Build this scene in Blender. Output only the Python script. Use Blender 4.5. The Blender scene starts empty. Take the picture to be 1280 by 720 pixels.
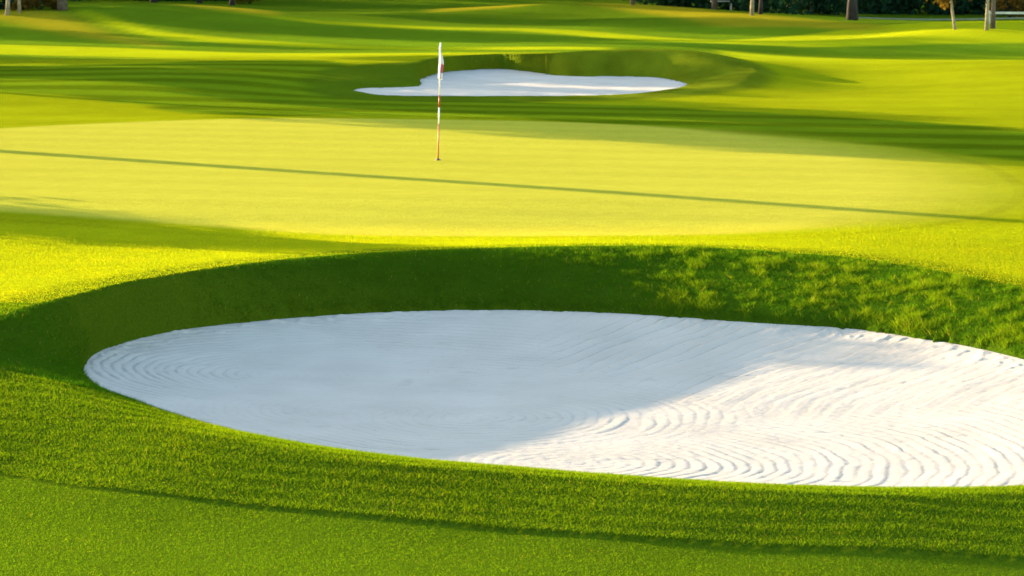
import bpy, math, random
import numpy as np
from mathutils import Vector
random.seed(7); rng = np.random.default_rng(11)
scene = bpy.context.scene
COL = scene.collection

# ------------------------------------------------------------------ camera model
CH = 4.0; F = 3500.0; PITCH = math.atan(436.0/3500.0)
cp, sp = math.cos(PITCH), math.sin(PITCH)
def at(px, py, z):
    """pixel of the 1280x720 photograph + ground height -> world point"""
    X = (px-640)/F; Y = -(py-360)/F
    dx, dy, dz = X, cp+Y*sp, -sp+Y*cp
    t = (z-CH)/dz
    return (dx*t, dy*t, z)

# ------------------------------------------------------------------ sun
EL = math.radians(8.0)
U = np.array([0.79, -0.613]); U /= np.linalg.norm(U)     # where the light travels, on the ground
V = np.array([-U[1], U[0]])                              # across the light
TE = math.tan(EL)

# ------------------------------------------------------------------ small helpers
def tag(o, label=None, cat=None, group=None, kind=None):
    if label: o['label'] = label
    if cat: o['category'] = cat
    if group: o['group'] = group
    if kind: o['kind'] = kind
    return o
def empty(name, loc, label, cat, group=None, rz=0.0):
    o = bpy.data.objects.new(name, None); COL.objects.link(o)
    o.location = loc; o.rotation_euler = (0, 0, rz); o.empty_display_size = 0.3
    return tag(o, label, cat, group)
def mesh_obj(name, V_, F_, mat=None, parent=None, smooth=False, loc=None, quads=None):
    me = bpy.data.meshes.new(name)
    me.from_pydata([tuple(v) for v in V_], [], [tuple(f) for f in F_])
    if mat: me.materials.append(mat)
    if smooth: me.polygons.foreach_set('use_smooth', [True]*len(me.polygons))
    me.update()
    o = bpy.data.objects.new(name, me); COL.objects.link(o)
    if parent: o.parent = parent
    if loc: o.location = loc
    return o
def np_mesh(name, verts, faces, k, mat, smooth=True):
    """fast mesh from arrays; faces (n,k)"""
    me = bpy.data.meshes.new(name)
    me.vertices.add(len(verts)); me.vertices.foreach_set('co', np.ascontiguousarray(verts, dtype=np.float32).ravel())
    n = len(faces)
    me.loops.add(n*k); me.loops.foreach_set('vertex_index', np.ascontiguousarray(faces, dtype=np.int32).ravel())
    me.polygons.add(n)
    me.polygons.foreach_set('loop_start', np.arange(0, n*k, k, dtype=np.int32))
    me.polygons.foreach_set('loop_total', np.full(n, k, dtype=np.int32))
    me.polygons.foreach_set('use_smooth', np.full(n, smooth, dtype=bool))
    me.materials.append(mat)
    me.update(calc_edges=True)
    o = bpy.data.objects.new(name, me); COL.objects.link(o)
    return o
def smooth(a, b, x):
    t = np.clip((x-a)/(b-a), 0, 1); return t*t*(3-2*t)

# value noise (numpy)
def vnoise(x, y, seed=0):
    xi = np.floor(x).astype(np.int64); yi = np.floor(y).astype(np.int64)
    fx = x-xi; fy = y-yi
    fx = fx*fx*(3-2*fx); fy = fy*fy*(3-2*fy)
    def h(i, j):
        n = (i*374761393 + j*668265263 + seed*974634777) & 0xffffffff
        n = ((n ^ (n >> 13))*1274126177) & 0xffffffff
        return ((n ^ (n >> 16)) & 0xffff)/65535.0
    return (h(xi, yi)*(1-fx)+h(xi+1, yi)*fx)*(1-fy)+(h(xi, yi+1)*(1-fx)+h(xi+1, yi+1)*fx)*fy
def fbm(x, y, seed=0, o=3):
    s = 0; a = 1; t = 0
    for i in range(o):
        s = s+a*(vnoise(x*2**i, y*2**i, seed+i*17)-.5); t += a; a *= .5
    return s/t*2

# ------------------------------------------------------------------ relief of the ground
pts = []
def cpn(*rows):
    for r in rows: pts.append(at(*r))
# near fairway and cut line
cpn((0,720,-.78),(320,720,-.8),(640,720,-.8),(960,720,-.8),(1280,720,-.8),(-350,700,-.75),(1650,720,-.8))
cpn((0,592,-.70),(320,634,-.72),(640,664,-.745),(960,685,-.755),(1280,702,-.76),(-200,570,-.62),(1500,712,-.76))
pts += [(-9,17,-.8),(0,17,-.85),(9,17,-.85),(-6,14,-.85),(6,14,-.85),(-9,23,-.6),(9.5,22,-.7)]
crestA = [(300,330,.06),(460,316,.07),(640,309,.08),(850,308,.05),(1060,322,.0),(1200,345,-.04),(1290,366,-.08),(1400,400,-.18),
          (1520,470,-.33),(1560,560,-.42),(1420,608,-.50),(1280,617,-.54),(1120,620,-.54),(960,615,-.54),(800,605,-.54),(640,592,-.54),(500,582,-.52),
          (400,569,-.49),(250,544,-.44),(100,502,-.37),(0,462,-.27),(-90,440,-.16),(-100,420,-.06),(0,394,.015),(140,358,.045)]
for r in crestA: pts.append(at(*r))
# apron behind the crest, swale, green
cpn((0,350,.0),(-200,380,-.05),(640,296,-.05),(430,297,-.04),(900,296,-.05),(1280,330,-.06),(1500,360,-.12),(200,320,-.01),(1100,300,-.02))
for X_ in (-9,-4,0,4,9):
    for Y_ in (42,48,55,61): pts.append((X_, Y_, 0.01*(Y_-50)/5))
pts += [(-14,52,0),(14,50,0),(-16,62,.05),(16,60,.0)]
# far bunker crest and land around it
crestB = [(420,97,.15),(470,82,.30),(560,76,.38),(640,72,.42),(720,65,.58),(800,61.5,.68),(880,65,.62),(930,78,.36),(938,92,.20),
          (900,108,.05),(840,117,-.02),(740,123,-.05),(640,125,-.05),(540,125,-.05),(470,123,-.05),(420,112,.0)]
for r in crestB: pts.append(at(*r))
cpn((980,80,.08),(985,94,.0),(960,110,-.05),(1020,85,.02),(1020,104,-.05),(930,122,-.06),(1280,120,.05),(1280,90,.15),(1150,80,.1),(640,64,.22),(800,56,.2),(640,136,0),(900,140,0),
    (300,100,.22),(150,105,.20),(0,100,.15),(300,84,.30),(120,84,.25),(0,84,.15),(0,130,.0),(250,138,0),(380,124,.02),(-200,110,.15),(1500,110,.1),
    (0,60,.05),(300,66,.05),(500,60,.02),(1280,65,.0),(1000,70,.0),(1280,40,.35),(1100,45,.2),(0,40,.15),(300,45,.1),(640,40,.1),(640,25,.25),(900,38,.15),
    (0,24,.55),(150,30,.4),(300,18,.4),(230,7,.9),(300,12,.7),(100,10,.5),(450,15,.3),(700,4,.9),(800,9,.75),(640,12,.35),(900,18,.6),(1000,22,.5),(1080,26,.4),(1150,38,.4),
    (1234,36,.55),(1290,32,.55),(1500,32,.5),(1180,28,.0),(1100,20,.1),(1280,24,.1),(-200,24,.5),(-200,60,.1),(1500,60,.1))
pts += [(x, y, .5) for x in (-70,-35,0,35,70) for y in (175,200,230)]
P = np.array(pts)
SC = 30.0
def tps_fit(P):
    n = len(P); A = P[:, :2]/SC
    # depth is compressed in the picture: relax isotropy a little
    d = np.linalg.norm(A[:, None]-A[None], axis=2)
    K = np.where(d > 0, d*d*np.log(d+1e-12), 0)+np.eye(n)*2e-5
    Q = np.hstack([np.ones((n, 1)), A])
    M = np.block([[K, Q], [Q.T, np.zeros((3, 3))]])
    return np.linalg.solve(M, np.concatenate([P[:, 2], np.zeros(3)])), A
W_, A_ = tps_fit(P)
def base_z(x, y):
    x = np.asarray(x, float); y = np.asarray(y, float)
    sh = x.shape; xf = x.ravel()/SC; yf = y.ravel()/SC
    out = np.zeros(len(xf))
    for s in range(0, len(xf), 60000):
        xs = xf[s:s+60000]; ys = yf[s:s+60000]
        acc = W_[-3]+W_[-2]*xs+W_[-1]*ys
        for k in range(len(A_)):
            r2 = (xs-A_[k, 0])**2+(ys-A_[k, 1])**2
            acc = acc+W_[k]*0.5*r2*np.log(r2+1e-18)
        out[s:s+60000] = acc
    z = out.reshape(sh)
    # beyond the modelled land the relief fades into gentle rolling ground
    far = np.maximum(smooth(1.0, 1.7, np.abs(x)/(0.30*np.maximum(y, 10)+6)), np.maximum(smooth(185, 230, y), smooth(16, 8, y)))
    roll = np.clip(.5*smooth(60, 160, y)-.8*smooth(40, 18, y), -1, 1)+.12*fbm(x/25, y/25, 5)
    z = z*(1-far)+roll*far
    amp = smooth(58, 80, y)*.03+smooth(100, 150, y)*.06
    z = z+amp*fbm(x/14, y/9, 3, 2)
    return z

def edge_wob(x, y):
    right = (.45+.55*smooth(.0, 4.0, x))*smooth(29, 31.5, y)
    return .035*fbm(x*1.7, y*1.7, 9)+.02*fbm(x*7, y*7, 19)+right*(.08*fbm(x*9, y*5, 20)+.06*fbm(x*20, y*12, 21))
class Bunker:
    """sand outline and crest as closed curves around a centre, both from the photograph"""
    def __init__(s, centre, edge, crest, floor):
        s.c = np.array(centre[:2]); s.floor = floor
        e = np.array([at(*p) for p in edge]); c = np.array([at(*p) for p in crest])
        s.T = np.linspace(-math.pi, math.pi, 721)
        s.re = s.fit(e, 2); s.ze = s.fit(e, None)
        s.rc = s.fit(c, 2)
        s.rc = np.maximum(s.rc, s.re+.12)
        cx = s.c[0]+s.rc*np.cos(s.T); cy = s.c[1]+s.rc*np.sin(s.T)
        s.zc = base_z(cx, cy)
    def fit(s, p, mode):
        d = p[:, :2]-s.c; th = np.arctan2(d[:, 1], d[:, 0]); r = np.hypot(d[:, 0], d[:, 1]) if mode else p[:, 2]
        o = np.argsort(th); th = th[o]; r = r[o]
        th = np.concatenate([th-2*math.pi, th, th+2*math.pi]); r = np.tile(r, 3)
        # monotone-ish cubic (Catmull-Rom style hermite)
        m = np.gradient(r, th); i = np.clip(np.searchsorted(th, s.T)-1, 0, len(th)-2)
        h = th[i+1]-th[i]; t = (s.T-th[i])/h
        sl = (r[i+1]-r[i])/h
        m0 = np.clip(m[i], -3*abs(sl), 3*abs(sl)); m1 = np.clip(m[i+1], -3*abs(sl), 3*abs(sl))
        return (2*t**3-3*t**2+1)*r[i]+(t**3-2*t**2+t)*h*m0+(-2*t**3+3*t**2)*r[i+1]+(t**3-t**2)*h*m1
    def polar(s, x, y):
        dx = x-s.c[0]; dy = y-s.c[1]
        th = np.arctan2(dy, dx); r = np.hypot(dx, dy)
        return th, r
    def look(s, th, a): return np.interp(th, s.T, a)
    def sand_z(s, x, y):
        th, r = s.polar(x, y); re = s.look(th, s.re); ze = s.look(th, s.ze)
        t = r/re
        return s.floor+(ze-s.floor)*np.clip(t, 0, 1.05)**3
    def edge_d(s, x, y):
        th, r = s.polar(x, y); return r-s.look(th, s.re)
    def carve(s, x, y, z, step):
        th, r = s.polar(x, y)
        re = s.look(th, s.re); rc = s.look(th, s.rc); zc = s.look(th, s.zc)
        wob = edge_wob(x, y)
        sd = r-re+wob
        sz = s.sand_z(x, y)
        t = np.clip((r-re)/(rc-re), 0, 1)
        S = 1-(1-t)**1.7
        S = S*(1-.0)  # steep at the sand, easing into the crest
        bank = (sz+.03)*(1-S)+zc*S
        inside = sz-.07
        k = smooth(-step, step, sd)
        zi = inside*(1-k)+bank*k
        return np.where(r < rc, zi, z)

edgeA = [(105,460,-.66),(107,472,-.68),(140,498,-.72),(200,522,-.75),(260,539,-.77),(320,553,-.79),(450,576,-.80),(640,594,-.80),(790,606,-.80),(960,616,-.80),
         (1120,621,-.80),(1280,619,-.79),(1380,598,-.75),(1440,560,-.7),(1440,520,-.62),(1380,480,-.56),(1280,450,-.51),(1185,429,-.50),(1140,422,-.50),(1060,411,-.50),(960,405,-.50),
         (850,397,-.50),(750,391,-.50),(640,388,-.51),(540,388,-.52),(450,392,-.54),(320,402,-.57),(225,413,-.60),(150,430,-.63)]
edgeB = [(446,111,-.08),(460,117,-.09),(480,120,-.1),(550,121,-.1),(640,121,-.1),(777,119,-.1),(827,114,-.1),(856,107.5,-.1),(847,101,-.1),(815,96.5,-.09),(780,95,-.08),(727,95.5,-.08),
         (697,94,-.08),(675,91,-.08),(650,88,-.08),(630,86,-.08),(595,87,-.08),(560,89.5,-.08),(534,95,-.08),(527,103,-.08),(500,109,-.08),(470,109.5,-.08)]
BA = Bunker(at(700,490,-.7), edgeA, crestA, -.90)
BB = Bunker(at(600,113,-.1), edgeB, crestB, -.16)

# the cut edge between rough and fairway in the foreground
cut = np.array([at(*p)[:2] for p in [(-500,520,-.6),(-200,562,-.62),(0,593,-.70),(100,609,-.70),(195,620,-.71),(320,635,-.72),(480,650,-.735),(640,664,-.745),(790,676,-.75),(960,686,-.755),(1120,693,-.76),(1280,702,-.76),(1700,725,-.76)]])
def cut_d(x, y):
    """>0 on the rough side (farther), <0 on the fairway"""
    return y-np.interp(x, cut[:, 0], cut[:, 1])+.018*fbm(x*2.2, y*0+3, 31)+.012*fbm(x*9, y*0, 32)

def ground_z(x, y, step=.05, cutstep=True, z=None):
    z = base_z(x, y) if z is None else z
    z = BA.carve(x, y, z, step)
    z = BB.carve(x, y, z, .15)
    if cutstep:
        c = cut_d(x, y)
        hgt = (.014+.014*smooth(-5, 2, x))*smooth(-9, -6, x)
        z = z+hgt*smooth(-.02, .02, c)*smooth(1.6, .0, c)
        z = z-.006*smooth(-.10, -.02, c)*smooth(.02, -.02, c)
    return z

# ------------------------------------------------------------------ zones
def poly_sd(x, y, poly):
    """signed distance, negative inside"""
    sh = x.shape; x = x.ravel(); y = y.ravel()
    d = np.full(x.shape, 1e9); ins = np.zeros(x.shape, bool)
    n = len(poly)
    for i in range(n):
        ax, ay = poly[i]; bx, by = poly[(i+1) % n]
        ex, ey = bx-ax, by-ay
        t = np.clip(((x-ax)*ex+(y-ay)*ey)/(ex*ex+ey*ey+1e-12), 0, 1)
        d = np.minimum(d, np.hypot(x-ax-t*ex, y-ay-t*ey))
        c = ((ay > y) != (by > y)) & (x < (bx-ax)*(y-ay)/((by-ay) if by != ay else 1e-9)+ax)
        ins ^= c
    return np.where(ins, -d, d).reshape(sh)
def chaikin(p, n=3):
    p = np.array(p, float)
    for _ in range(n):
        q = np.roll(p, -1, 0)
        p = np.stack([p*.75+q*.25, p*.25+q*.75], 1).reshape(-1, 2)
    return p
green_poly = chaikin([at(px, py, 0)[:2] for px, py in [(-250,200),(-100,168),(100,156),(320,148),(500,150),(700,153),(900,163),(1060,180),(1170,205),(1215,235),(1180,262),(1060,280),(900,289),(640,291),(430,291),(250,278),(0,262),(-200,250)]])
# mown stripes far away: long bands lying across the view, gently curved
def stripes(x, y):
    return y+.16*x+1.2*np.sin(x*.09)

# ------------------------------------------------------------------ materials
def new_mat(name):
    m = bpy.data.materials.new(name); m.use_nodes = True
    nt = m.node_tree; nt.nodes.clear()
    return m, nt, nt.nodes, nt.links
def simple_mat(name, col, rough=.8, var=.25, scale=8.0, bump=.0, spec=.2):
    m, nt, N, L = new_mat(name)
    o = N.new('ShaderNodeOutputMaterial'); b = N.new('ShaderNodeBsdfPrincipled'); L.new(b.outputs[0], o.inputs[0])
    b.inputs['Roughness'].default_value = rough; b.inputs['Specular IOR Level'].default_value = spec
    tc = N.new('ShaderNodeTexCoord'); n = N.new('ShaderNodeTexNoise'); n.inputs['Scale'].default_value = scale; n.inputs['Detail'].default_value = 5
    L.new(tc.outputs['Object'], n.inputs['Vector'])
    r = N.new('ShaderNodeMapRange'); r.inputs['From Min'].default_value = .3; r.inputs['From Max'].default_value = .7
    r.inputs['To Min'].default_value = 1-var; r.inputs['To Max'].default_value = 1+var
    L.new(n.outputs['Fac'], r.inputs['Value'])
    mx = N.new('ShaderNodeVectorMath'); mx.operation = 'SCALE'; mx.inputs[0].default_value = col[:3]
    L.new(r.outputs[0], mx.inputs['Scale']); L.new(mx.outputs[0], b.inputs['Base Color'])
    if bump:
        bp = N.new('ShaderNodeBump'); bp.inputs['Strength'].default_value = bump; bp.inputs['Distance'].default_value = .03
        L.new(n.outputs['Fac'], bp.inputs['Height']); L.new(bp.outputs[0], b.inputs['Normal'])
    return m

def ground_material():
    """short turf: the blades are far below a pixel, so their many facings are given to the shading normal"""
    m, nt, N, L = new_mat('turf')
    o = N.new('ShaderNodeOutputMaterial')
    at_ = N.new('ShaderNodeAttribute'); at_.attribute_name = 'turf_colour'
    tc = N.new('ShaderNodeTexCoord')
    n1 = N.new('ShaderNodeTexNoise'); n1.inputs['Scale'].default_value = 3.0; n1.inputs['Detail'].default_value = 8; n1.inputs['Roughness'].default_value = .65
    L.new(tc.outputs['Object'], n1.inputs['Vector'])
    r1 = N.new('ShaderNodeMapRange'); r1.inputs['From Min'].default_value = .3; r1.inputs['From Max'].default_value = .7; r1.inputs['To Min'].default_value = .94; r1.inputs['To Max'].default_value = 1.06
    L.new(n1.outputs['Fac'], r1.inputs['Value'])
    n2 = N.new('ShaderNodeTexNoise'); n2.inputs['Scale'].default_value = 45.0; n2.inputs['Detail'].default_value = 3
    L.new(tc.outputs['Object'], n2.inputs['Vector'])
    r2 = N.new('ShaderNodeMapRange'); r2.inputs['From Min'].default_value = .3; r2.inputs['From Max'].default_value = .7; r2.inputs['To Min'].default_value = .78; r2.inputs['To Max'].default_value = 1.22
    L.new(n2.outputs['Fac'], r2.inputs['Value'])
    mu = N.new('ShaderNodeMath'); mu.operation = 'MULTIPLY'; L.new(r1.outputs[0], mu.inputs[0]); L.new(r2.outputs[0], mu.inputs[1])
    sc = N.new('ShaderNodeVectorMath'); sc.operation = 'SCALE'; L.new(at_.outputs['Color'], sc.inputs[0]); L.new(mu.outputs[0], sc.inputs['Scale'])
    # blade facings
    wn = N.new('ShaderNodeTexWhiteNoise'); wn.noise_dimensions = '3D'
    vs = N.new('ShaderNodeVectorMath'); vs.operation = 'SCALE'; vs.inputs['Scale'].default_value = 700.0
    L.new(tc.outputs['Object'], vs.inputs[0]); fl = N.new('ShaderNodeVectorMath'); fl.operation = 'FLOOR'; L.new(vs.outputs[0], fl.inputs[0])
    L.new(fl.outputs[0], wn.inputs['Vector'])
    sb = N.new('ShaderNodeVectorMath'); sb.operation = 'SUBTRACT'; L.new(wn.outputs['Color'], sb.inputs[0]); sb.inputs[1].default_value = (.5, .5, .5)
    ml = N.new('ShaderNodeVectorMath'); ml.operation = 'MULTIPLY'; L.new(sb.outputs[0], ml.inputs[0]); ml.inputs[1].default_value = (5.0, 5.0, .8)
    ge = N.new('ShaderNodeNewGeometry')
    ad = N.new('ShaderNodeVectorMath'); ad.operation = 'MULTIPLY_ADD'; L.new(ge.outputs['Normal'], ad.inputs[0]); ad.inputs[1].default_value = (.9, .9, .9); L.new(ml.outputs[0], ad.inputs[2])
    nm = N.new('ShaderNodeVectorMath'); nm.operation = 'NORMALIZE'; L.new(ad.outputs[0], nm.inputs[0])
    df = N.new('ShaderNodeBsdfDiffuse'); L.new(sc.outputs[0], df.inputs['Color']); L.new(nm.outputs[0], df.inputs['Normal'])
    L.new(df.outputs[0], o.inputs[0])
    return m

def blade_material():
    m, nt, N, L = new_mat('grass_blades')
    o = N.new('ShaderNodeOutputMaterial')
    at_ = N.new('ShaderNodeAttribute'); at_.attribute_name = 'blade_colour'
    df = N.new('ShaderNodeBsdfDiffuse'); tr = N.new('ShaderNodeBsdfTranslucent'); mx = N.new('ShaderNodeMixShader')
    L.new(at_.outputs['Color'], df.inputs['Color'])
    hs = N.new('ShaderNodeVectorMath'); hs.operation = 'MULTIPLY'; hs.inputs[1].default_value = (2.3, 1.9, .6)
    L.new(at_.outputs['Color'], hs.inputs[0]); L.new(hs.outputs[0], tr.inputs['Color'])
    mx.inputs[0].default_value = .5
    L.new(df.outputs[0], mx.inputs[1]); L.new(tr.outputs[0], mx.inputs[2]); L.new(mx.outputs[0], o.inputs[0])
    return m

def sand_material():
    m, nt, N, L = new_mat('white_sand')
    o = N.new('ShaderNodeOutputMaterial'); b = N.new('ShaderNodeBsdfPrincipled'); L.new(b.outputs[0], o.inputs[0])
    b.inputs['Roughness'].default_value = .95; b.inputs['Specular IOR Level'].default_value = .1
    tc = N.new('ShaderNodeTexCoord')
    n = N.new('ShaderNodeTexNoise'); n.inputs['Scale'].default_value = 60; n.inputs['Detail'].default_value = 6; n.inputs['Roughness'].default_value = .7
    L.new(tc.outputs['Object'], n.inputs['Vector'])
    n2 = N.new('ShaderNodeTexNoise'); n2.inputs['Scale'].default_value = 1.2; n2.inputs['Detail'].default_value = 5
    L.new(tc.outputs['Object'], n2.inputs['Vector'])
    cr = N.new('ShaderNodeValToRGB'); cr.color_ramp.elements[0].position = .3; cr.color_ramp.elements[1].position = .7
    cr.color_ramp.elements[0].color = SAND_A; cr.color_ramp.elements[1].color = SAND_B
    L.new(n2.outputs['Fac'], cr.inputs[0])
    # scattered dark grains and bits of leaf
    vo = N.new('ShaderNodeTexVoronoi'); vo.inputs['Scale'].default_value = 6.5; vo.inputs['Randomness'].default_value = 1
    L.new(tc.outputs['Object'], vo.inputs['Vector'])
    lt = N.new('ShaderNodeMapRange'); lt.inputs['From Min'].default_value = .03; lt.inputs['From Max'].default_value = .06; lt.inputs['To Min'].default_value = .45; lt.inputs['To Max'].default_value = 1
    L.new(vo.outputs['Distance'], lt.inputs['Value'])
    da = N.new('ShaderNodeAttribute'); da.attribute_name = 'shade_tone'      # painted shade for the furrows, plus darker tone in scuffs and far sand
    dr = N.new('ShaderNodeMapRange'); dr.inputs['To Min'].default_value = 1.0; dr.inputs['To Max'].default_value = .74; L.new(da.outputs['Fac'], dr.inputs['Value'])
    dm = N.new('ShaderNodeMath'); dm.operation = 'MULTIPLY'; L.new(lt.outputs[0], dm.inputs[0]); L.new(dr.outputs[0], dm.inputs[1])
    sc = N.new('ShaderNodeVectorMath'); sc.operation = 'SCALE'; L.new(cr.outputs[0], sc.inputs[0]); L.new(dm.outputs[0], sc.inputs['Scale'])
    L.new(sc.outputs[0], b.inputs['Base Color'])
    bp = N.new('ShaderNodeBump'); bp.inputs['Strength'].default_value = .6; bp.inputs['Distance'].default_value = .006
    L.new(n.outputs['Fac'], bp.inputs['Height']); L.new(bp.outputs[0], b.inputs['Normal'])
    return m
SAND_A = (.44, .405, .355, 1); SAND_B = (.50, .462, .41, 1)

M_ground = ground_material(); M_blade = blade_material(); M_sand = sand_material()

# ------------------------------------------------------------------ ground sheet
def axis(dense, coarse):
    """breakpoints [(to, step)...] -> coordinates"""
    out = [dense[0]]
    for to, st in dense[1:]:
        n = max(1, int(round((to-out[-1])/st)))
        out += list(np.linspace(out[-1], to, n+1)[1:])
    return np.array(out)
gx = axis([-600.0, (-200, 40), (-60, 10), (-25, 1.5), (-12, .5), (-7.5, .12), (9.8, .045), (14, .15), (25, .6), (60, 2), (200, 10), (600, 40)], 0)
gy = axis([-60.0, (0, 10), (17, 1.5), (20.7, .12), (36.8, .043), (62, .16), (110, .22), (175, .6), (260, 5), (900, 60)], 0)
GX, GY = np.meshgrid(gx, gy)
BZ = base_z(GX, GY)
GZ = ground_z(GX, GY, z=BZ)
nx, ny = len(gx), len(gy)
verts = np.stack([GX, GY, GZ], -1).reshape(-1, 3)
idx = np.arange(nx*ny).reshape(ny, nx)
faces = np.stack([idx[:-1, :-1], idx[:-1, 1:], idx[1:, 1:], idx[1:, :-1]], -1).reshape(-1, 4)
ground = np_mesh('ground', verts, faces, 4, M_ground)
tag(ground, 'rolling mown golf course grass with pale putting green and darker rough', 'ground', kind='structure')

C_GREEN = np.array([.57, .56, .058]); C_FRINGE = np.array([.33, .38, .006]); C_ROUGH = np.array([.062, .125, .006]); C_FAIR = np.array([.095, .165, .006])
C_DEEP = np.array([.15, .235, .006])
def strip(rows, z=.08):
    return [at(px, a, z)[:2] for px, a, b in rows]+[at(px, b, z)[:2] for px, a, b in reversed(rows)]
STRIPS = [strip([(-250,46,66),(0,53,68),(160,58,72),(320,66,79),(480,70,80),(640,73,78)]),  # fringe-cut tone that also paints in the sunlit gaps between shadows
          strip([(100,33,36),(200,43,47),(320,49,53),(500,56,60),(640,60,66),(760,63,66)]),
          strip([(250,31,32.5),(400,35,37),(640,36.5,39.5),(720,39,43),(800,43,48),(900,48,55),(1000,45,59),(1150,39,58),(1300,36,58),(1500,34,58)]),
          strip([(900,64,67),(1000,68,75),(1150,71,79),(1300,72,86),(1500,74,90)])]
deep_poly = np.array(strip([(-250,84,116),(0,86,119),(100,88,124),(160,89,131),(250,86,143),(340,84,147),(420,88,146),(520,118,147),(640,124,150),(800,130,160),(960,142,172),(1120,152,186),(1300,164,203),(1600,178,230)], 0))  # darker rough tone that also paints in the tree-shadow band
LIT_GOLD = [strip([(540,9,12),(640,6.5,12),(700,2,11),(760,5,13),(830,9,17),(900,15,23),(1000,19,24),(1100,24,29)], .6),  # sunlit ridges painted into the turf colour as golden strips
        strip([(100,7,11),(160,8,13),(210,8,16),(260,7,18),(300,13,18.5),(340,17,19)], .6),
        strip([(-200,18,25),(0,21,27),(80,25,32),(130,32,37),(200,39,43)], .45)]
def turf_colour(x, y):
    g = poly_sd(x, y, green_poly) if x.size < 3e6 else 0
    c = np.zeros(x.shape+(3,)); c[:] = C_FRINGE
    s = stripes(x, y)
    # fringe and fairway mown in alternate directions
    w = .5+.5*np.tanh(3*np.sin(s*1.9))
    fr = C_FRINGE*(.97+.06*w[..., None])
    c = fr
    sw = .25+1.6*smooth(2, 7, x)*smooth(36, 42, y)
    k = smooth(sw, -sw, g)[..., None]
    collar = (np.abs(g-.9) < .12)[..., None]*.12
    w2 = .5+.5*np.tanh(3*np.sin(s*3.6))
    c = c*(1-collar)
    c = c*(1-k)+C_GREEN*(.975+.05*w2[..., None])*k
    dp = smooth(.35, -.35, poly_sd(x, y, deep_poly)+.5*fbm(x/4, y/2, 23))[..., None]*(1-k)
    w4 = (.5+.5*np.tanh(2.5*np.sin(s*2.3+.4*x*.1)))[..., None]
    c = c*(1-dp)+C_DEEP*(.8+.4*w4)*dp
    # rough around both bunkers
    ra = smooth(.9, .3, BA.edge_d(x, y)-(BA.look(BA.polar(x, y)[0], BA.rc)-BA.look(BA.polar(x, y)[0], BA.re)))
    rb = smooth(1.2, .2, BB.edge_d(x, y)-(BB.look(BB.polar(x, y)[0], BB.rc)-BB.look(BB.polar(x, y)[0], BB.re)))
    near = smooth(27.5, 25.5, y+.45*x*(x < 0)) * smooth(-.01, .01, cut_d(x, y))
    left = smooth(-4.2, -5.2, x)*smooth(29, 28, y)
    r = np.clip(np.maximum(np.maximum(ra, rb), np.maximum(near, left*smooth(-.01, .01, cut_d(x, y)))), 0, 1)[..., None]
    rbx = (rb*smooth(-1.5, 1.5, x))[..., None]
    cr_ = C_ROUGH*(1-rb[..., None])+np.array([.11, .18, .007])*(rb[..., None]-rbx)+np.array([.17, .225, .009])*rbx
    cr_ = cr_*(1+.35*rbx*fbm(x*1.6, y*.9, 27)[..., None])
    c = c*(1-r)+cr_*r
    f = (smooth(.0, -.01, cut_d(x, y)))[..., None]
    c = c*(1-f)+C_FAIR*f
    # fairways and rough far away
    fa = smooth(88, 96, y)[..., None]
    w3 = (.5+.5*np.tanh(2.5*np.sin(s*.42+.6)))[..., None]
    far_c = np.array([.17, .29, .010])*(.93+.14*w3)
    yel = np.zeros(x.shape)
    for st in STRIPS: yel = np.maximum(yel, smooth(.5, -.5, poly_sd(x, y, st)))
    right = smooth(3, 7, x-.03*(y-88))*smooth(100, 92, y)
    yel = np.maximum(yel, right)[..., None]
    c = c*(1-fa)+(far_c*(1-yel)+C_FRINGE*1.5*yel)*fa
    fb = smooth(118, 135, y+2*fbm(x/9, y/9, 6))[..., None]
    c = c*(1-fb)+(C_FRINGE*.7*0+np.array([.12, .21, .008]))*fb  # shade between the lit ridges put into the colour as deep green
    gold = np.zeros(x.shape)
    for st in LIT_GOLD: gold = np.maximum(gold, smooth(1.0, -1.0, poly_sd(x, y, st)))
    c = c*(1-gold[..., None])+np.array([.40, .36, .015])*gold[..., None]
    c = c*(1+.14*(1-.7*k)*fbm(x/3.0, y/3.0, 41)[..., None])*(1+.07*(1-.7*k)*fbm(x/.5, y/.5, 47)[..., None])
    return c, g
TC, GSD = turf_colour(GX, GY)
def set_col(o, name, arr):
    a = o.data.attributes.new(name, 'FLOAT_COLOR', 'POINT')
    full = np.ones((len(arr), 4), np.float32); full[:, :3] = arr
    a.data.foreach_set('color', full.ravel())
set_col(ground, 'turf_colour', TC.reshape(-1, 3))

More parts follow.
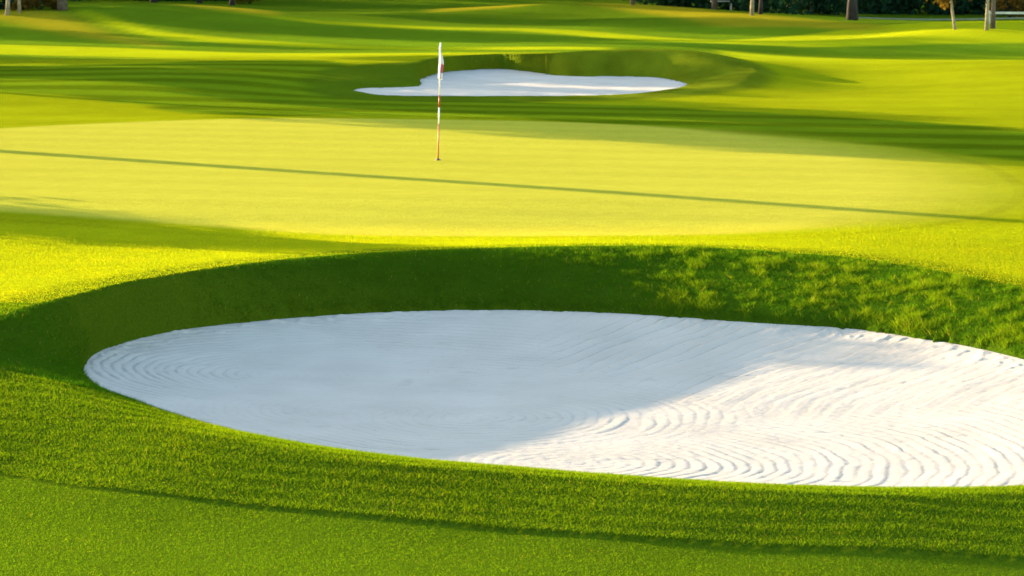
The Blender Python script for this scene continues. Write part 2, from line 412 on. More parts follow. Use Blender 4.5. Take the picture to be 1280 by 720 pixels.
# ------------------------------------------------------------------ sand of both bunkers
def sand_sheet(B, step, x0, x1, y0, y1, rake, over):
    xs = np.arange(x0, x1, step); ys = np.arange(y0, y1, step)
    X, Y = np.meshgrid(xs, ys)
    sd = B.edge_d(X, Y)
    Z = B.sand_z(X, Y)-.8*np.clip(sd-.02, 0, 1)**1.0
    rk, dp = rake(X, Y)
    Z = Z+rk*smooth(.02, -.06, sd)
    keep = sd < over
    id_ = np.full(X.shape, -1); id_[keep] = np.arange(keep.sum())
    q = np.stack([id_[:-1, :-1], id_[:-1, 1:], id_[1:, 1:], id_[1:, :-1]], -1).reshape(-1, 4)
    q = q[(q >= 0).all(1)]
    return np.stack([X[keep], Y[keep], Z[keep]], -1), q, dp[keep]
def rakeA(x, y):
    # rake passes: families of concentric furrows around a few turning points
    cs = [at(715,560,-.72), (6.6,27.4,0), at(600,505,-.75), at(450,500,-.75), at(330,455,-.7)]
    reg = [at(1050,545,-.72), at(1040,452,-.6), at(650,500,-.75), at(400,480,-.75), at(230,470,-.7)]
    lam = [.135, .21, .14, .13, .12]
    amp = [1.0, 1.0, .9, .9, .9]
    wx = x+.07*fbm(x*1.1, y*1.1, 61)+.008*fbm(x*5, y*5, 62); wy = y+.07*fbm(x*1.1, y*1.1, 67)+.008*fbm(x*5, y*5, 68)
    Wt = []; Hs = []; Dp = []
    for k, (c, g) in enumerate(zip(cs, reg)):
        r = np.hypot(wx-c[0], (wy-c[1])*1.0)
        ph = r/lam[k]+.45*fbm(x*1.3, y*1.3, 70+k)
        i_ = np.floor(ph); fr = ph-i_
        h = np.where(fr < .84, 1-(1-fr/.84)**2.2, ((1-fr)/.16))      # asymmetric furrow
        th = np.arctan2(wy-c[1], wx-c[0])
        st = np.clip(vnoise(th*5+i_*7.3, i_*3.1, 80+k)*1.5-.05, 0, 1.2)     # each furrow starts and stops
        fine = .25*np.sin(ph*6.283*3.0+2*vnoise(th*6, i_, 88))
        Hs.append((h*st+fine*.35)*amp[k])
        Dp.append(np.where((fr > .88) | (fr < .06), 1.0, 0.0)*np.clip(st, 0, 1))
        d = ((x-g[0])*(.55 if k else .42))**2+((y-g[1])*.6)**2
        Wt.append(np.exp(-d*1.1)+1e-6)
    Wt = np.array(Wt)**2; Wt /= Wt.sum(0)
    sd = BA.edge_d(x, y)
    calm = .5+.5*smooth(-.2, .3, fbm(x*.5+3, y*.5, 91))
    calm = np.maximum(calm, smooth(.8, 2.2, x)*1.0)
    h = (np.array(Hs)*Wt).sum(0)*calm*(.0058+.008*smooth(0, -2, x-.5*(y-25)))
    shade_tone = (np.array(Dp)*Wt).sum(0)*calm*(.6+.4*vnoise(x*9, y*9, 93))  # shade painted along the furrow lines
    h = h+.008*fbm(x*1.3, y*1.3, 95)+.0026*fbm(x*14, y*14, 97)
    h = h+.0035*np.maximum(0, fbm(x*20, y*20, 98))
    # crumbled, pushed-up sand near the bank
    h = h+.030*smooth(-.55, -.05, sd)*np.maximum(0, fbm(x*9, y*9, 99))*smooth(27, 29, y)
    # a few scuffs and footprints smoothed over
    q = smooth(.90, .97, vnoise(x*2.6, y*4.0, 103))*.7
    return h-.006*q, np.clip(shade_tone+.7*q*vnoise(x*12, y*12, 104), 0, 1)
def rakeB(x, y):
    return .012*fbm(x*2, y*2, 5)+.006*np.sin(8*np.hypot(x+6, y-76)), np.clip(.4+fbm(x*1.5, y*1.5, 6), 0, 1)*.3
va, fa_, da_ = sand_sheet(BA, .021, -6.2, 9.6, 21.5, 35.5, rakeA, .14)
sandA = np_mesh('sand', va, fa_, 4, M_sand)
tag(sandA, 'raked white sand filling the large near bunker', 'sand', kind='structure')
def set_shade_tone(o, d):
    a = o.data.attributes.new('shade_tone', 'FLOAT', 'POINT'); a.data.foreach_set('value', d.astype(np.float32))
set_shade_tone(sandA, da_)
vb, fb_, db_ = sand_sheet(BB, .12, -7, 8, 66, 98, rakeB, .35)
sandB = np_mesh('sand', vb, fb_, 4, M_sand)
set_shade_tone(sandB, db_)
tag(sandB, 'smooth white sand filling the small distant bunker beyond the flagstick', 'sand', kind='structure')

# ------------------------------------------------------------------ grass blades (near rough, banks, fairway)
def grow():
    n = 3500000
    y = 17.5+(40.5-17.5)*rng.random(n)
    half = .1835*y+3.6
    x = (rng.random(n)*2-1)*half
    keep = rng.random(n) < half/(.1835*40.5+3.6)
    # the sward thins towards the sides, where plain mown turf takes over
    e = np.minimum(half-np.abs(x), np.minimum(y-17.5, 40.5-y)*1.6)
    keep &= rng.random(n) < np.clip(e/2.7, 0, 1)**1.3
    keep &= rng.random(n) < np.clip(1.25-(y-20)/26, .5, 1)
    x = x[keep]; y = y[keep]
    sd = BA.edge_d(x, y)+edge_wob(x, y)
    keep = sd > .015
    x = x[keep]; y = y[keep]; sd = sd[keep]
    i = np.clip(np.searchsorted(gx, x)-1, 0, len(gx)-2); j = np.clip(np.searchsorted(gy, y)-1, 0, len(gy)-2)
    u = (x-gx[i])/(gx[i+1]-gx[i]); v_ = (y-gy[j])/(gy[j+1]-gy[j])
    z0 = (BZ[j, i]*(1-u)+BZ[j, i+1]*u)*(1-v_)+(BZ[j+1, i]*(1-u)+BZ[j+1, i+1]*u)*v_
    z = ground_z(x, y, z=z0)
    c = cut_d(x, y)
    th = BA.polar(x, y)[0]
    crest = BA.look(th, BA.rc)-BA.look(th, BA.re)
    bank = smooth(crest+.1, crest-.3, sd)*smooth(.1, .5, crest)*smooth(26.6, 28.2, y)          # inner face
    fair = c < 0
    behind = (y > 30.5) & (sd > crest)
    g = poly_sd(x, y, green_poly)
    ongreen = g < 0
    # height
    clump = fbm(x*6, y*6, 111)
    q = c/ .30+.9*fbm(x*.5, y*.5, 113)
    mow = .5+.5*np.sin(q*6.283)
    h = .021*(1+.22*clump)*(.80+.40*mow)
    rag = smooth(.2, 2.2, x)
    tf = np.clip(.45*fbm(x*2.2, y*1.6, 117)+.8*fbm(x*6.5, y*5, 118)+.6*fbm(x*15, y*11, 119)+.1, 0, .7)
    h = np.where(bank > .3, (.026+.075*(.25+.75*rag)*tf)*(1+.4*clump), h)
    h = np.where((sd < .10) & (y > 29.5), h*1.5, h)
    h = np.where(fair, .0125*(1+.2*clump), h)
    h = np.where(behind, .013*(1+.15*clump), h)
    h = np.where(ongreen, .008, h)
    h = h*(.6+.8*rng.random(len(x)))
    w = np.where(fair | behind, .0038, .0046)*(.7+.6*rng.random(len(x)))*(1+(y-22)/60)
    a = rng.random(len(x))*2*math.pi
    la = rng.random(len(x))*2*math.pi; ll = h*(.25+.75*rng.random(len(x)))
    # the mower bends the blades along its passes
    bend = np.where(c > 0, np.where(np.sin(q*6.283) > 0, .5, -.5), .3)*h
    bx = np.cos(a)*w/2; by = np.sin(a)*w/2
    tx = x+np.cos(la)*ll+bend*.9; ty = y+np.sin(la)*ll-bend*.35
    zb = z-.004
    v = np.empty((len(x), 3, 3), np.float32)
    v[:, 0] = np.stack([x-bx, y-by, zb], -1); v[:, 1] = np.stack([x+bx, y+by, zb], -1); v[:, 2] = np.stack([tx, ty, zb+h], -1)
    # colour
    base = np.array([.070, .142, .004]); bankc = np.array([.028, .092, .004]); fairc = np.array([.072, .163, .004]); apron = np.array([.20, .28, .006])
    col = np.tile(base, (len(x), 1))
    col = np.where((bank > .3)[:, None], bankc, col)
    col = np.where(fair[:, None], fairc, col)
    col = np.where(behind[:, None], apron, col)
    col = np.where(ongreen[:, None], C_GREEN*.8, col)
    dry = np.clip(fbm(x*1.4, y*1.4, 121)+.5*fbm(x*9, y*9, 122), 0, 1)[:, None]*(~ongreen)[:, None]
    col = col*(1+dry*np.array([.35, .12, .1]))
    tuft = (tf*(.15+.85*smooth(.4, 2.4, x))*bank)[:, None]
    col = col*(1+tuft*np.array([2.6, .9, .6]))
    col = col*(.89+.22*rng.random((len(x), 1)))
    # a few straw-coloured blades
    st = (rng.random(len(x)) < .012)[:, None] & (~(behind | ongreen))[:, None]
    col = np.where(st, np.array([.24, .20, .06]), col)
    return v, col
bv, bc = grow()
nb = len(bv)
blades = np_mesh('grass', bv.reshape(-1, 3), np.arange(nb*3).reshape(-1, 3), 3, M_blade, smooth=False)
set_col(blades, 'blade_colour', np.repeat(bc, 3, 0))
tag(blades, 'fine green grass blades of the rough and fairway around the near bunker', 'grass', kind='stuff')
print('blades', nb)

# ------------------------------------------------------------------ flagstick
M_white = simple_mat('white_paint', (.78, .78, .78), .45, .05, 30, spec=.4)
M_red = simple_mat('red_paint', (.42, .03, .025), .45, .1, 30, spec=.4)
M_orange = simple_mat('faded_red_paint', (.55, .17, .05), .5, .1, 30, spec=.4)
M_darkm = simple_mat('dark_metal', (.06, .05, .05), .5, .2, 20, spec=.5)
M_flag = simple_mat('flag_cloth', (.74, .70, .74), .8, .08, 20)
M_flagred = simple_mat('flag_print', (.55, .10, .16), .8, .1, 20)
def gz(x, y): return float(ground_z(np.array([float(x)]), np.array([float(y)]))[0])
def tube(points, radii, n=10):
    vs = []; fs = []
    for i, (p, r) in enumerate(zip(points, radii)):
        p = Vector(p)
        a = Vector(points[max(0, i-1)]); b = Vector(points[min(len(points)-1, i+1)])
        t = (b-a).normalized(); s = t.cross(Vector((0, 1, .01))).normalized()
        if s.length < .1: s = Vector((1, 0, 0))
        q = t.cross(s)
        for k in range(n):
            an = 2*math.pi*k/n
            vs.append(p+(s*math.cos(an)+q*math.sin(an))*r)
    for i in range(len(points)-1):
        for k in range(n):
            fs.append((i*n+k, i*n+(k+1) % n, (i+1)*n+(k+1) % n, (i+1)*n+k))
    fs.append(tuple(range(n-1, -1, -1))); fs.append(tuple(range((len(points)-1)*n, len(points)*n)))
    return vs, fs
fx_, fy_, _ = at(547.5, 200, 0.0); fz = gz(fx_, fy_)
flag = empty('flagstick', (fx_, fy_, fz), 'white and red banded flagstick with limp white flag on the putting green', 'flagstick')
H = 2.13; lean = .0245
def pp(t): return (lean*t*H, 0, t*H)
segs = [(0, .31, M_orange, 'faded red band at the foot of the pole'), (.31, .45, M_white, 'white band of the pole'), (.45, .555, M_red, 'dark red band of the pole'), (.555, .995, M_white, 'white upper band of the pole')]
pole_root = None
for a, b, m, lb in segs:
    vs, fs = tube([pp(a), pp((a+b)/2), pp(b)], [.014 if a < .5 else .0125]*3, 12)
    o = mesh_obj('pole_band', vs, fs, m, flag, True); tag(o, lb)
vs, fs = tube([(0, 0, -.02), (0, 0, .03)], [.032, .028], 14); mesh_obj('ferrule', vs, fs, M_darkm, flag, True)
vs, fs = tube([pp(.995), pp(1.0), pp(1.005)], [.017, .018, .006], 12); mesh_obj('finial', vs, fs, M_white, flag, True)
# cup: the white-rimmed hole
ring = []; fs = []
n = 28
for k in range(n):
    an = 2*math.pi*k/n
    for r, z in ((.060, .012), (.052, .013), (.052, -.03)):
        ring.append((math.cos(an)*r, math.sin(an)*r, z))
for k in range(n):
    a = k*3; b = ((k+1) % n)*3
    fs += [(a, b, b+1, a+1), (a+1, b+1, b+2, a+2)]
mesh_obj('cup_rim', ring, fs, M_darkm, flag, False)
# limp flag: hanging folds, narrow at the top, wider at the hem
nu, nv = 18, 30
vs = []; fs = []; mats = []
for j in range(nv+1):
    t = j/nv; z = H*.985-t*.60
    wdt = .018+.052*smooth(0, .55, np.array(t))+.012*math.sin(t*5)
    for i in range(nu+1):
        s = i/nu
        xx = lean*z-.028+(.004+float(wdt))*s*1.2
        yy = -.02+.028*math.sin(s*9.5+t*2.2)*(.3+.7*t)-.02*s
        vs.append((xx, yy, z-.05*s*(1-.3*t)))
for j in range(nv):
    for i in range(nu):
        fs.append((j*(nu+1)+i, j*(nu+1)+i+1, (j+1)*(nu+1)+i+1, (j+1)*(nu+1)+i))
        t = j/nv; s = i/nu
        mats.append(1 if (.52 < t < .80 and .45 < s < .95) else 0)
fo = mesh_obj('flag_cloth', vs, fs, M_flag, flag, True); fo.data.materials.append(M_flagred)
for p, mi in zip(fo.data.polygons, mats): p.material_index = mi
sol = fo.modifiers.new('thickness', 'SOLIDIFY'); sol.thickness = .002

# ------------------------------------------------------------------ trees
def leaf_mat(name, a, b, tr=.35):
    m, nt, N, L = new_mat(name)
    o = N.new('ShaderNodeOutputMaterial')
    at_ = N.new('ShaderNodeAttribute'); at_.attribute_name = 'leaf_tone'
    cr = N.new('ShaderNodeValToRGB'); cr.color_ramp.elements[0].color = a+(1,); cr.color_ramp.elements[1].color = b+(1,)
    L.new(at_.outputs['Fac'], cr.inputs[0])
    df = N.new('ShaderNodeBsdfDiffuse'); tl = N.new('ShaderNodeBsdfTranslucent'); mx = N.new('ShaderNodeMixShader'); mx.inputs[0].default_value = tr
    L.new(cr.outputs[0], df.inputs[0])
    hs = N.new('ShaderNodeVectorMath'); hs.operation = 'MULTIPLY'; hs.inputs[1].default_value = (1.7, 1.3, .6)
    L.new(cr.outputs[0], hs.inputs[0]); L.new(hs.outputs[0], tl.inputs[0])
    L.new(df.outputs[0], mx.inputs[1]); L.new(tl.outputs[0], mx.inputs[2]); L.new(mx.outputs[0], o.inputs[0])
    return m
M_leaf = leaf_mat('dark_leaves', (.012, .035, .010), (.035, .075, .014))
M_leafb = leaf_mat('blue_green_needles', (.008, .030, .016), (.02, .06, .025), .2)
M_gold = leaf_mat('golden_leaves', (.05, .042, .010), (.14, .10, .020), .35)
M_yel = leaf_mat('yellow_green_leaves', (.10, .11, .01), (.20, .20, .02), .5)
M_bark = simple_mat('brown_bark', (.11, .085, .06), .9, .4, 6, .6)
M_pale = simple_mat('pale_bark', (.25, .215, .13), .8, .35, 5, .4)
M_dbark = simple_mat('dark_bark', (.035, .03, .026), .9, .4, 6, .6)

def leaves(clumps, per, size, tone_seed=0):
    """leaf-sized faces scattered through clumps [(x,y,z,rx,ry,rz)]"""
    r = np.random.default_rng(100+tone_seed)
    C_ = []; T = []
    for (cx, cy, cz, rx, ry, rz) in clumps:
        d = r.normal(size=(per, 3)); d /= np.linalg.norm(d, axis=1)[:, None]
        rad = r.random(per)**.45
        p = d*rad[:, None]*np.array([rx, ry, rz])+np.array([cx, cy, cz])
        C_.append(p); T.append(np.clip(r.random()*.6+r.random(per)*.4, 0, 1))
    C_ = np.concatenate(C_); T = np.concatenate(T)
    n = len(C_)
    a = r.normal(size=(n, 3)); a /= np.linalg.norm(a, axis=1)[:, None]
    b = r.normal(size=(n, 3)); b -= (b*a).sum(1)[:, None]*a; b /= np.linalg.norm(b, axis=1)[:, None]
    s = (size*(.6+.8*r.random(n)))[:, None]
    v = np.stack([C_-a*s*.5, C_+b*s*.28, C_+a*s*.5, C_-b*s*.28], 1).reshape(-1, 3)
    return v, np.arange(n*4).reshape(-1, 4), np.repeat(T, 4)
def crown_mesh(name, clumps, per, size, mat, seed):
    v, f, t = leaves(clumps, per, size, seed)
    o = np_mesh(name, v, f, 4, mat, smooth=False)
    a = o.data.attributes.new('leaf_tone', 'FLOAT', 'POINT'); a.data.foreach_set('value', t.astype(np.float32))
    return o
def make_tree(name, x, y, label, cat='tree', group=None, h=12, tr=.2, c0=4, cw=3.5, shape='round', bark=None, leaf=None, bend=0, leany=0, seed=1, per=120, size=.3, nclump=34, dense=1.0, forks=None, roots=True):
    r = random.Random(seed)
    root = empty(name, (x, y, gz(x, y)), label, cat, group)
    n = 12; pth = []; rad = []
    for i in range(n+1):
        t = i/n; z = -.15+t*(h*.88)
        pth.append((bend*math.sin(t*3.0)+leany*t+.04*math.sin(seed+t*9)*min(1, h/8), .05*math.cos(seed*2+t*7), z))
        flare = 1+.35*math.exp(-t*h/.25) if roots else 1
        rad.append(tr*flare*(1-.82*t)+.01)
    vs, fs = tube(pth, rad, 12)
    # limbs
    off = len(vs)
    for k in range(max(5, int(h*.7))):
        t = r.uniform(max(.2, c0/h-.05), .92); i = int(t*n); p = Vector(pth[i]); a = r.uniform(0, 6.283)
        ln = cw*r.uniform(.4, .85)*(1.0 if shape != 'cone' else (1.05-t))
        up = .35 if shape != 'cone' else -.05
        mid = p+Vector((math.cos(a)*ln*.5, math.sin(a)*ln*.5, ln*up*.7)); end = p+Vector((math.cos(a)*ln, math.sin(a)*ln, ln*up))
        v2, f2 = tube([p, mid, end], [rad[i]*.45, rad[i]*.28, .008], 6)
        vs += v2; fs += [tuple(q+off for q in f) for f in f2]; off = len(vs)
    tk = mesh_obj('trunk', vs, fs, bark or M_bark, root, True)
    cl = []
    for k in range(nclump):
        t = r.random()
        z = c0+(h-c0)*t
        if shape == 'cone': R = cw*(1-t)**.9+.12
        elif shape == 'umbrella': R = cw*math.sqrt(max(.05, 1-(2*t-1)**2))
        else: R = cw*(max(.05, 1-(2*t-.9)**2))**.5
        a = r.uniform(0, 6.283); rr = R*math.sqrt(r.random())*.85
        cs = (.22*cw+.15*R)*r.uniform(.8, 1.3)
        cl.append((rr*math.cos(a)+bend*.3+leany*t, rr*math.sin(a), z, cs, cs, cs*.75))
    cr = crown_mesh('crown', cl, int(per*dense), size, leaf or M_leaf, seed); cr.parent = root
    return root

# pixel positions of the trunks that can be told apart; (px, py of the foot)
def foot(px, py, z=.45):
    """where the sight line through that pixel meets the land"""
    lo = None
    ys = np.linspace(60, 200, 1400)
    X = (px-640)/F; Y = -(py-360)/F
    dx, dy, dz = X, cp+Y*sp, -sp+Y*cp
    xs = dx/dy*ys; zs = CH+dz/dy*ys
    g = ground_z(xs, ys)
    hit = np.where(zs <= g)[0]
    i = hit[0] if len(hit) else len(ys)-1
    return float(xs[i]), float(ys[i])
def T(px, py, *a, **k):
    x, y = foot(px, py); return make_tree(a[0], x, y, *a[1:], **k)
T(8, 19, 'birch_tree', 'pale leaning birch trunk at the far left edge of the course', h=11, tr=0.081, c0=4.5, cw=2.6, bark=M_pale, leaf=M_gold, leany=.9, seed=2)
T(24, 16, 'birch_tree', 'slim yellowish birch trunk just right of the leaning pale one', h=10, tr=0.062, c0=4, cw=2.2, bark=M_pale, leaf=M_yel, bend=.1, seed=3)
T(79, 13, 'oak_tree', 'thick brown oak trunk standing alone behind the dark dip at top left', h=15, tr=0.186, c0=4.5, cw=5, bark=M_bark, seed=4, per=160)
T(250, 4, 'pine_tree', 'dark trunk behind the yellow ridge at top left centre', h=13, tr=0.136, c0=4, cw=4, bark=M_dbark, leaf=M_leafb, seed=5)
T(290, 7, 'maple_tree', 'dark trunk right of the yellow ridge with yellow leaves behind it', h=12, tr=0.124, c0=3.6, cw=3.6, bark=M_dbark, leaf=M_yel, seed=6)
T(192, 3, 'pine_tree', 'dark trunk behind the left part of the yellow ridge', h=13, tr=0.186, c0=3.5, cw=4, bark=M_dbark, leaf=M_leafb, seed=7)
T(790, 6, 'pine_tree', 'slim dark trunk beyond the right end of the yellow hill', h=13, tr=0.087, c0=4.5, cw=3, bark=M_bark, leaf=M_leafb, seed=8)
T(830, 7, 'pine_tree', 'slim grey trunk, first of the row beyond the right shoulder of the hill', h=13, tr=0.081, c0=4.2, cw=3, bark=M_bark, leaf=M_leafb, seed=9)
T(894, 12, 'pine_tree', 'grey trunk with a dark side left of the bright yellow trunk', h=14, tr=0.118, c0=4.5, cw=3.6, bark=M_bark, leaf=M_leaf, seed=10)
T(941, 19, 'birch_tree', 'bright sunlit yellowish trunk in the row of trees beyond the far bunker', h=12, tr=0.074, c0=4.5, cw=2.8, bark=M_pale, leaf=M_leaf, seed=11)
T(951, 18, 'pine_tree', 'thin dark trunk immediately right of the bright yellowish one', h=12, tr=0.074, c0=4.5, cw=2.8, bark=M_dbark, leaf=M_leaf, seed=12)
T(1013, 17, 'sapling', 'small forked yellow green sapling between the white blossom and the broad dark trunk', h=3.4, tr=0.037, c0=1.2, cw=.8, bark=M_pale, leaf=M_yel, seed=13, size=.16, nclump=12, per=40)
T(1064, 25, 'pine_tree', 'broad dark grey trunk at the left end of the shaded lawn', h=15, tr=0.211, c0=4.5, cw=4.5, bark=M_dbark, leaf=M_leafb, seed=14)
T(1194, 37, 'maple_tree', 'thin crooked pale trunk with golden autumn leaves at top right', h=7, tr=0.046, c0=1.0, cw=1.35, bark=M_pale, leaf=M_gold, bend=-.25, seed=15, size=.17, nclump=26, per=90)
T(1234, 38, 'birch_tree', 'brightest cream birch trunk, left one of the pair at top right', h=12, tr=0.059, c0=4.5, cw=2.5, bark=M_pale, leaf=M_gold, leany=.3, seed=16)
T(1242, 36, 'birch_tree', 'brownish shaded birch trunk, right one of the pair at top right', h=12, tr=0.081, c0=4.5, cw=2.5, bark=M_bark, leaf=M_leaf, seed=17)

# shrubs at the wood edge
def shrub(px, py, w, h, label, leaf, seed, size=.16):
    x, y = foot(px, py); r = random.Random(seed)
    root = empty('shrub', (x, y, gz(x, y)), label, 'shrub')
    cl = [(r.uniform(-w, w)*.7, r.uniform(-w, w)*.4, h*r.uniform(.2, .75), w*.3, w*.3, h*.3) for _ in range(16)]
    c = crown_mesh('foliage', cl, 130, size, leaf, seed); c.parent = root
    vs, fs = [], []
    for k in range(5):
        a = k*1.256; v2, f2 = tube([(0, 0, -.05), (math.cos(a)*w*.2, math.sin(a)*w*.2, h*.3), (math.cos(a)*w*.5, math.sin(a)*w*.4, h*.7)], [.03, .02, .008], 6)
        o_ = len(vs); vs += v2; fs += [tuple(q+o_ for q in f) for f in f2]
    mesh_obj('stem', vs, fs, M_dbark, root, True)
shrub(1262, 22, 1.5, 2.6, 'brown gold shrub behind the pale rail at the top right corner', M_gold, 31)
shrub(50, 12, 1.3, .7, 'low brown shrub between the birches and the thick oak trunk', M_gold, 32)
shrub(312, 5, 1.2, 1.2, 'bright yellow green shrub at the right end of the yellow ridge', M_yel, 33)

# dark wood behind, reads as one mass
def wood():
    r = random.Random(5); cl = []
    line = [(-120,17),(0,16),(30,12),(48,3),(130,1),(200,3),(300,3),(340,-2),(500,-10),(640,-8),(720,-2),(780,4),(850,9),(900,12),(960,17),(1040,20),(1075,20),(1280,21),(1450,21)]
    for px in np.arange(-110, 1420, 15):
        py = float(np.interp(px, [p[0] for p in line], [p[1] for p in line]))
        x, y = foot(px, py); y += 3.5
        for k in range(4 if px > 90 else 2):
            g = gz(x, y); z = .5+k*2.0+r.uniform(-.4, .4); w = r.uniform(1.0, 1.9)
            cl.append((x+r.uniform(-.6, .6), y+r.uniform(-1, 2)+k*.8, g+z, w, w, w*.85))
    o = crown_mesh('woods', cl, 260, .34, M_leafb, 77)
    return tag(o, 'dark mass of woodland closing the view beyond the far trees', 'woods', kind='stuff')
wood()

# pale kerb line of the path behind the shaded lawn, at top right
M_kerb = simple_mat('pale_concrete', (.20, .22, .14), .9, .2, 3)
def ribbon(name, line, w, h, mat, label, cat, kind=None):
    vs = []; fs = []
    for i, (x, y) in enumerate(line):
        z = gz(x, y)
        vs += [(x, y-w/2, z-.1), (x, y-w/2, z+h), (x, y+w/2, z+h), (x, y+w/2, z-.1)]
    for i in range(len(line)-1):
        a = i*4; b = a+4
        fs += [(a, b, b+1, a+1), (a+1, b+1, b+2, a+2), (a+2, b+2, b+3, a+3)]
    fs += [(0, 1, 2, 3), (len(vs)-1, len(vs)-2, len(vs)-3, len(vs)-4)]
    o = mesh_obj(name, vs, fs, mat); tag(o, label, cat, kind=kind); return o
kl = [foot(px, py) for px, py in [(1072,22.5),(1110,23),(1150,23.5),(1190,24),(1230,25),(1300,26),(1400,28)]]
yk = [p[1] for p in kl]; ym = sorted(yk)[len(yk)//2]
kl = [((px-640)/F*ym, ym-.0*i) for i, px in enumerate(np.linspace(1072, 1400, 14))]
path = ribbon('path', kl, .9, .04, M_kerb, 'pale cart path crossing behind the shaded lawn at top right', 'path', 'structure')

# pale rail fence at the right edge
M_rail = simple_mat('weathered_white_rail', (.55, .55, .45), .8, .2, 4)
x0, y0 = foot(1247, 33); x1 = x0+6
fence = empty('rail_fence', (x0, y0+2, gz(x0, y0+2)), 'low pale rail fence right of the two birch trunks at the right edge', 'fence')
def boxv(ax, bx, ay, by, az, bz):
    v = [(x, y, z) for z in (az, bz) for y in (ay, by) for x in (ax, bx)]
    f = [(0, 2, 3, 1), (4, 5, 7, 6), (0, 1, 5, 4), (2, 6, 7, 3), (0, 4, 6, 2), (1, 3, 7, 5)]
    return v, f
for zz in (.38,):
    v, f = boxv(-.1, 6.1, -.02, .02, zz, zz+.09); mesh_obj('rail', v, f, M_rail, fence)
for k in range(5):
    v, f = boxv(k*1.5-.04, k*1.5+.04, .021, .1, -.2, .52); mesh_obj('post', v, f, M_rail, fence)

# low bushes in white bloom and a pale bench among the far trees
M_bloom = leaf_mat('white_blossom', (.6, .6, .56), (.8, .8, .76), .3)
def bloom(px, py, w, h, label, seed):
    x, y = foot(px, py); y += .5; r = random.Random(seed)
    root = empty('flowering_shrub', (x, y, gz(x, y)), label, 'shrub')
    c = crown_mesh('foliage', [(r.uniform(-w, w)*.6, r.uniform(-.2, .2), h*r.uniform(.25, .6), w*.35, .25, h*.3) for _ in range(9)], 70, .12, M_leaf, seed); c.parent = root
    c = crown_mesh('blossom', [(r.uniform(-w, w)*.55, r.uniform(-.3, 0), h*r.uniform(.65, 1), .10, .10, .09) for _ in range(4)], 26, .08, M_bloom, seed+1); c.parent = root
bloom(982, 14.5, .45, .35, 'low bush with white blossom, left of two near the yellow green sapling', 41)
bloom(998, 14, .4, .5, 'taller bush with white blossom, right of two near the yellow green sapling', 42)
bx0, by0 = foot(905, 12.5); by0 += 1.5
bench = empty('park_bench', (bx0, by0, gz(bx0, by0)), 'pale bench under the far trees, right of the grey trunk', 'bench')
v, f = boxv(-.55, .55, -.2, .2, .38, .43); mesh_obj('seat', v, f, M_rail, bench)
v, f = boxv(-.55, .55, .21, .25, .55, .75); mesh_obj('backrest', v, f, M_rail, bench)
for a in (-.45, .45):
    for c in (-.15, .23):
        v, f = boxv(a-.03, a+.03, c-.02, c+.018, -.1, .378 if c < 0 else .548); mesh_obj('leg', v, f, M_rail, bench)

# ------------------------------------------------------------------ the trees beyond the left edge, whose shadows cross the course
def Q(x, y): return x*V[0]+y*V[1]
def S(x, y): return x*U[0]+y*U[1]
def world(q, s): return q*V[0]+s*U[0], q*V[1]+s*U[1]
def s_left(q):                    # where the left edge of the view crosses that strip
    y = q/(V[1]-.1835*V[0]); return S(-.1835*y, y)
def caster(q, back, reach_s, low, w, label, shape='round', seed=50, **k):
    """tree in strip q, `back` metres up-sun of the view edge, its shadow running from there to reach_s"""
    s0 = s_left(q)-back
    x, y = world(q, s0)
    h = (reach_s-s0)*TE
    return make_tree(k.pop('name', 'broadleaf_tree'), x, y, label, group='trees beyond the left edge', h=h, c0=low, cw=w, shape=shape, seed=seed, tr=k.pop('tr', .22), **k)
CAST = 'bushy tree standing left of the view, casting a long shadow over the grass'
def s_right(q):
    y = q/(V[1]+.1835*V[0]); return S(.1835*y, y)
# A: the band across the course behind the green
caster(48.8, 17, s_right(48.8)+8, 4.6, 4.3, CAST, seed=51, per=200, size=.34, nclump=44)
caster(56.0, 20, -38, 1.2, 3.2, CAST, seed=52, per=190, size=.34, nclump=40)
caster(61.5, 22, -44, 1.4, 3.0, CAST, seed=53, per=150, size=.32, nclump=34)
caster(67.2, 30, -50, 7.4, 2.6, CAST, shape='umbrella', seed=54, per=220, size=.34, nclump=40)
caster(53.2, 19, s_right(53.2)-4, 4.2, 3.2, CAST, seed=63, per=180, size=.34, nclump=36)
# B
caster(78.5, 20, -66, 1.4, 3.0, CAST, seed=55, per=150)
caster(86.5, 20, -58, 1.4, 2.6, CAST, seed=56, per=170)
caster(91.5, 22, s_right(91.5)+8, 1.4, 2.8, CAST, seed=57, per=190)
# C
caster(103, 24, -66, 1.6, 3.4, CAST, seed=58, per=150)
caster(110, 24, -70, 1.6, 3.4, CAST, seed=59, per=150)
caster(121, 24, -75, 1.6, 4.2, CAST, seed=60, per=170)
# the thin shadow line over the green: a bare trunk with a high crown
xt, yt = world(36.05, s_left(36.05)-9)
make_tree('pine_tree', xt, yt, 'tall pine left of the view throwing a thin shadow line across the green', group='trees beyond the left edge', h=11.5, tr=.30, c0=6.8, cw=2.4, seed=61, bark=M_bark, leaf=M_leafb, roots=False)
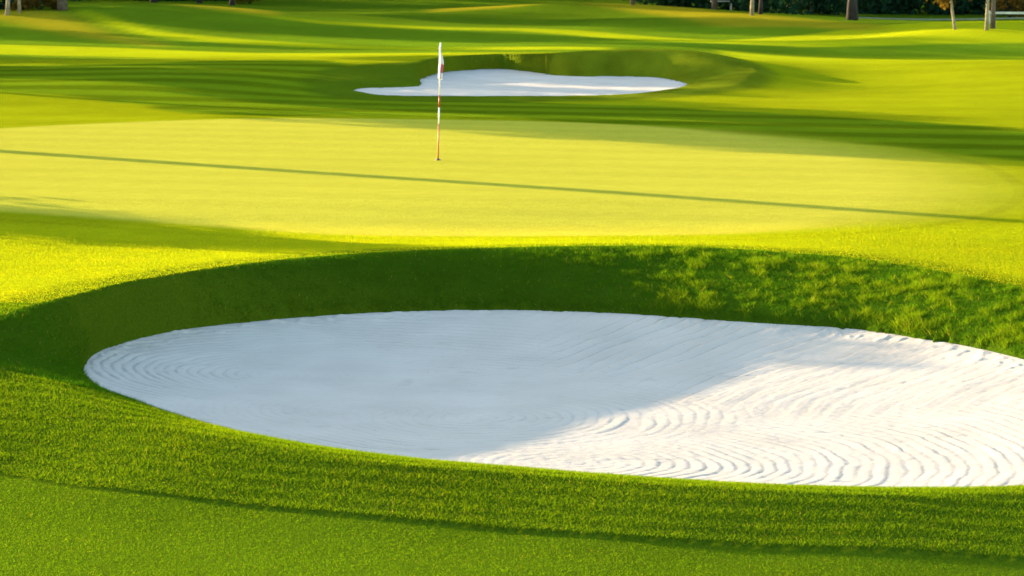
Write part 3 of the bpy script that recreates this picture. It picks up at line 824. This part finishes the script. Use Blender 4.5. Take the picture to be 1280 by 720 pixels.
# cone whose tip ends on the apron
tip = at(600, 295, 0); st_ = S(tip[0], tip[1]); q_ = Q(tip[0], tip[1])-2.4
s0 = s_left(q_)-15
xc, yc = world(q_, s0)
make_tree('fir_tree', xc, yc, 'small dense fir left of the view beside the green', group='trees beyond the left edge', h=(st_-s0)*TE, tr=.1, c0=.2, cw=3.4, shape='cone', seed=62, leaf=M_leafb, size=.18, nclump=60, per=140, bark=M_dbark)

# tall dense tree whose shade covers the lawn at top right
pl = foot(1170, 30); q_, s_ = Q(*pl), S(*pl)
xd, yd = world(q_-1.0, s_-62)
make_tree('broadleaf_tree', xd, yd, 'tallest broad tree left of the view, at the foot of the far wood', group='trees beyond the left edge', h=12.5, tr=.3, c0=6.2, cw=5.0, seed=64, per=200, size=.4, nclump=50)

# ------------------------------------------------------------------ light, sky, camera
sun = bpy.data.lights.new('sun', 'SUN'); sun.energy = 4.8; sun.angle = math.radians(.5); sun.color = (1.0, .73, .42)
so = bpy.data.objects.new('sun', sun); COL.objects.link(so)
Ld = Vector((U[0]*math.cos(EL), U[1]*math.cos(EL), -math.sin(EL)))
so.rotation_euler = Ld.to_track_quat('-Z', 'Y').to_euler(); so.location = (-60, 80, 40)
w = bpy.data.worlds.new('World'); scene.world = w; w.use_nodes = True
nt = w.node_tree; nt.nodes.clear()
wo = nt.nodes.new('ShaderNodeOutputWorld'); bg = nt.nodes.new('ShaderNodeBackground'); sky = nt.nodes.new('ShaderNodeTexSky')
sky.sky_type = 'NISHITA'; sky.sun_disc = False; sky.sun_elevation = EL; sky.sun_rotation = math.atan2(-U[0], -U[1]) % (2*math.pi)
bg.inputs['Strength'].default_value = .15
nt.links.new(sky.outputs[0], bg.inputs[0]); nt.links.new(bg.outputs[0], wo.inputs[0])

cam = bpy.data.cameras.new('camera'); co = bpy.data.objects.new('camera', cam); COL.objects.link(co)
cam.sensor_width = 36; cam.lens = F/1280*36; cam.clip_end = 3000; cam.clip_start = .5
co.location = (0, 0, CH); co.rotation_euler = (math.pi/2-PITCH, 0, 0)
cam.dof.use_dof = True; cam.dof.focus_distance = 31; cam.dof.aperture_fstop = 5.0
scene.camera = co
vs_ = scene.view_settings
vs_.view_transform = 'Standard'; vs_.look = 'None'; vs_.gamma = 1; vs_.use_curve_mapping = False; vs_.exposure = 2.4
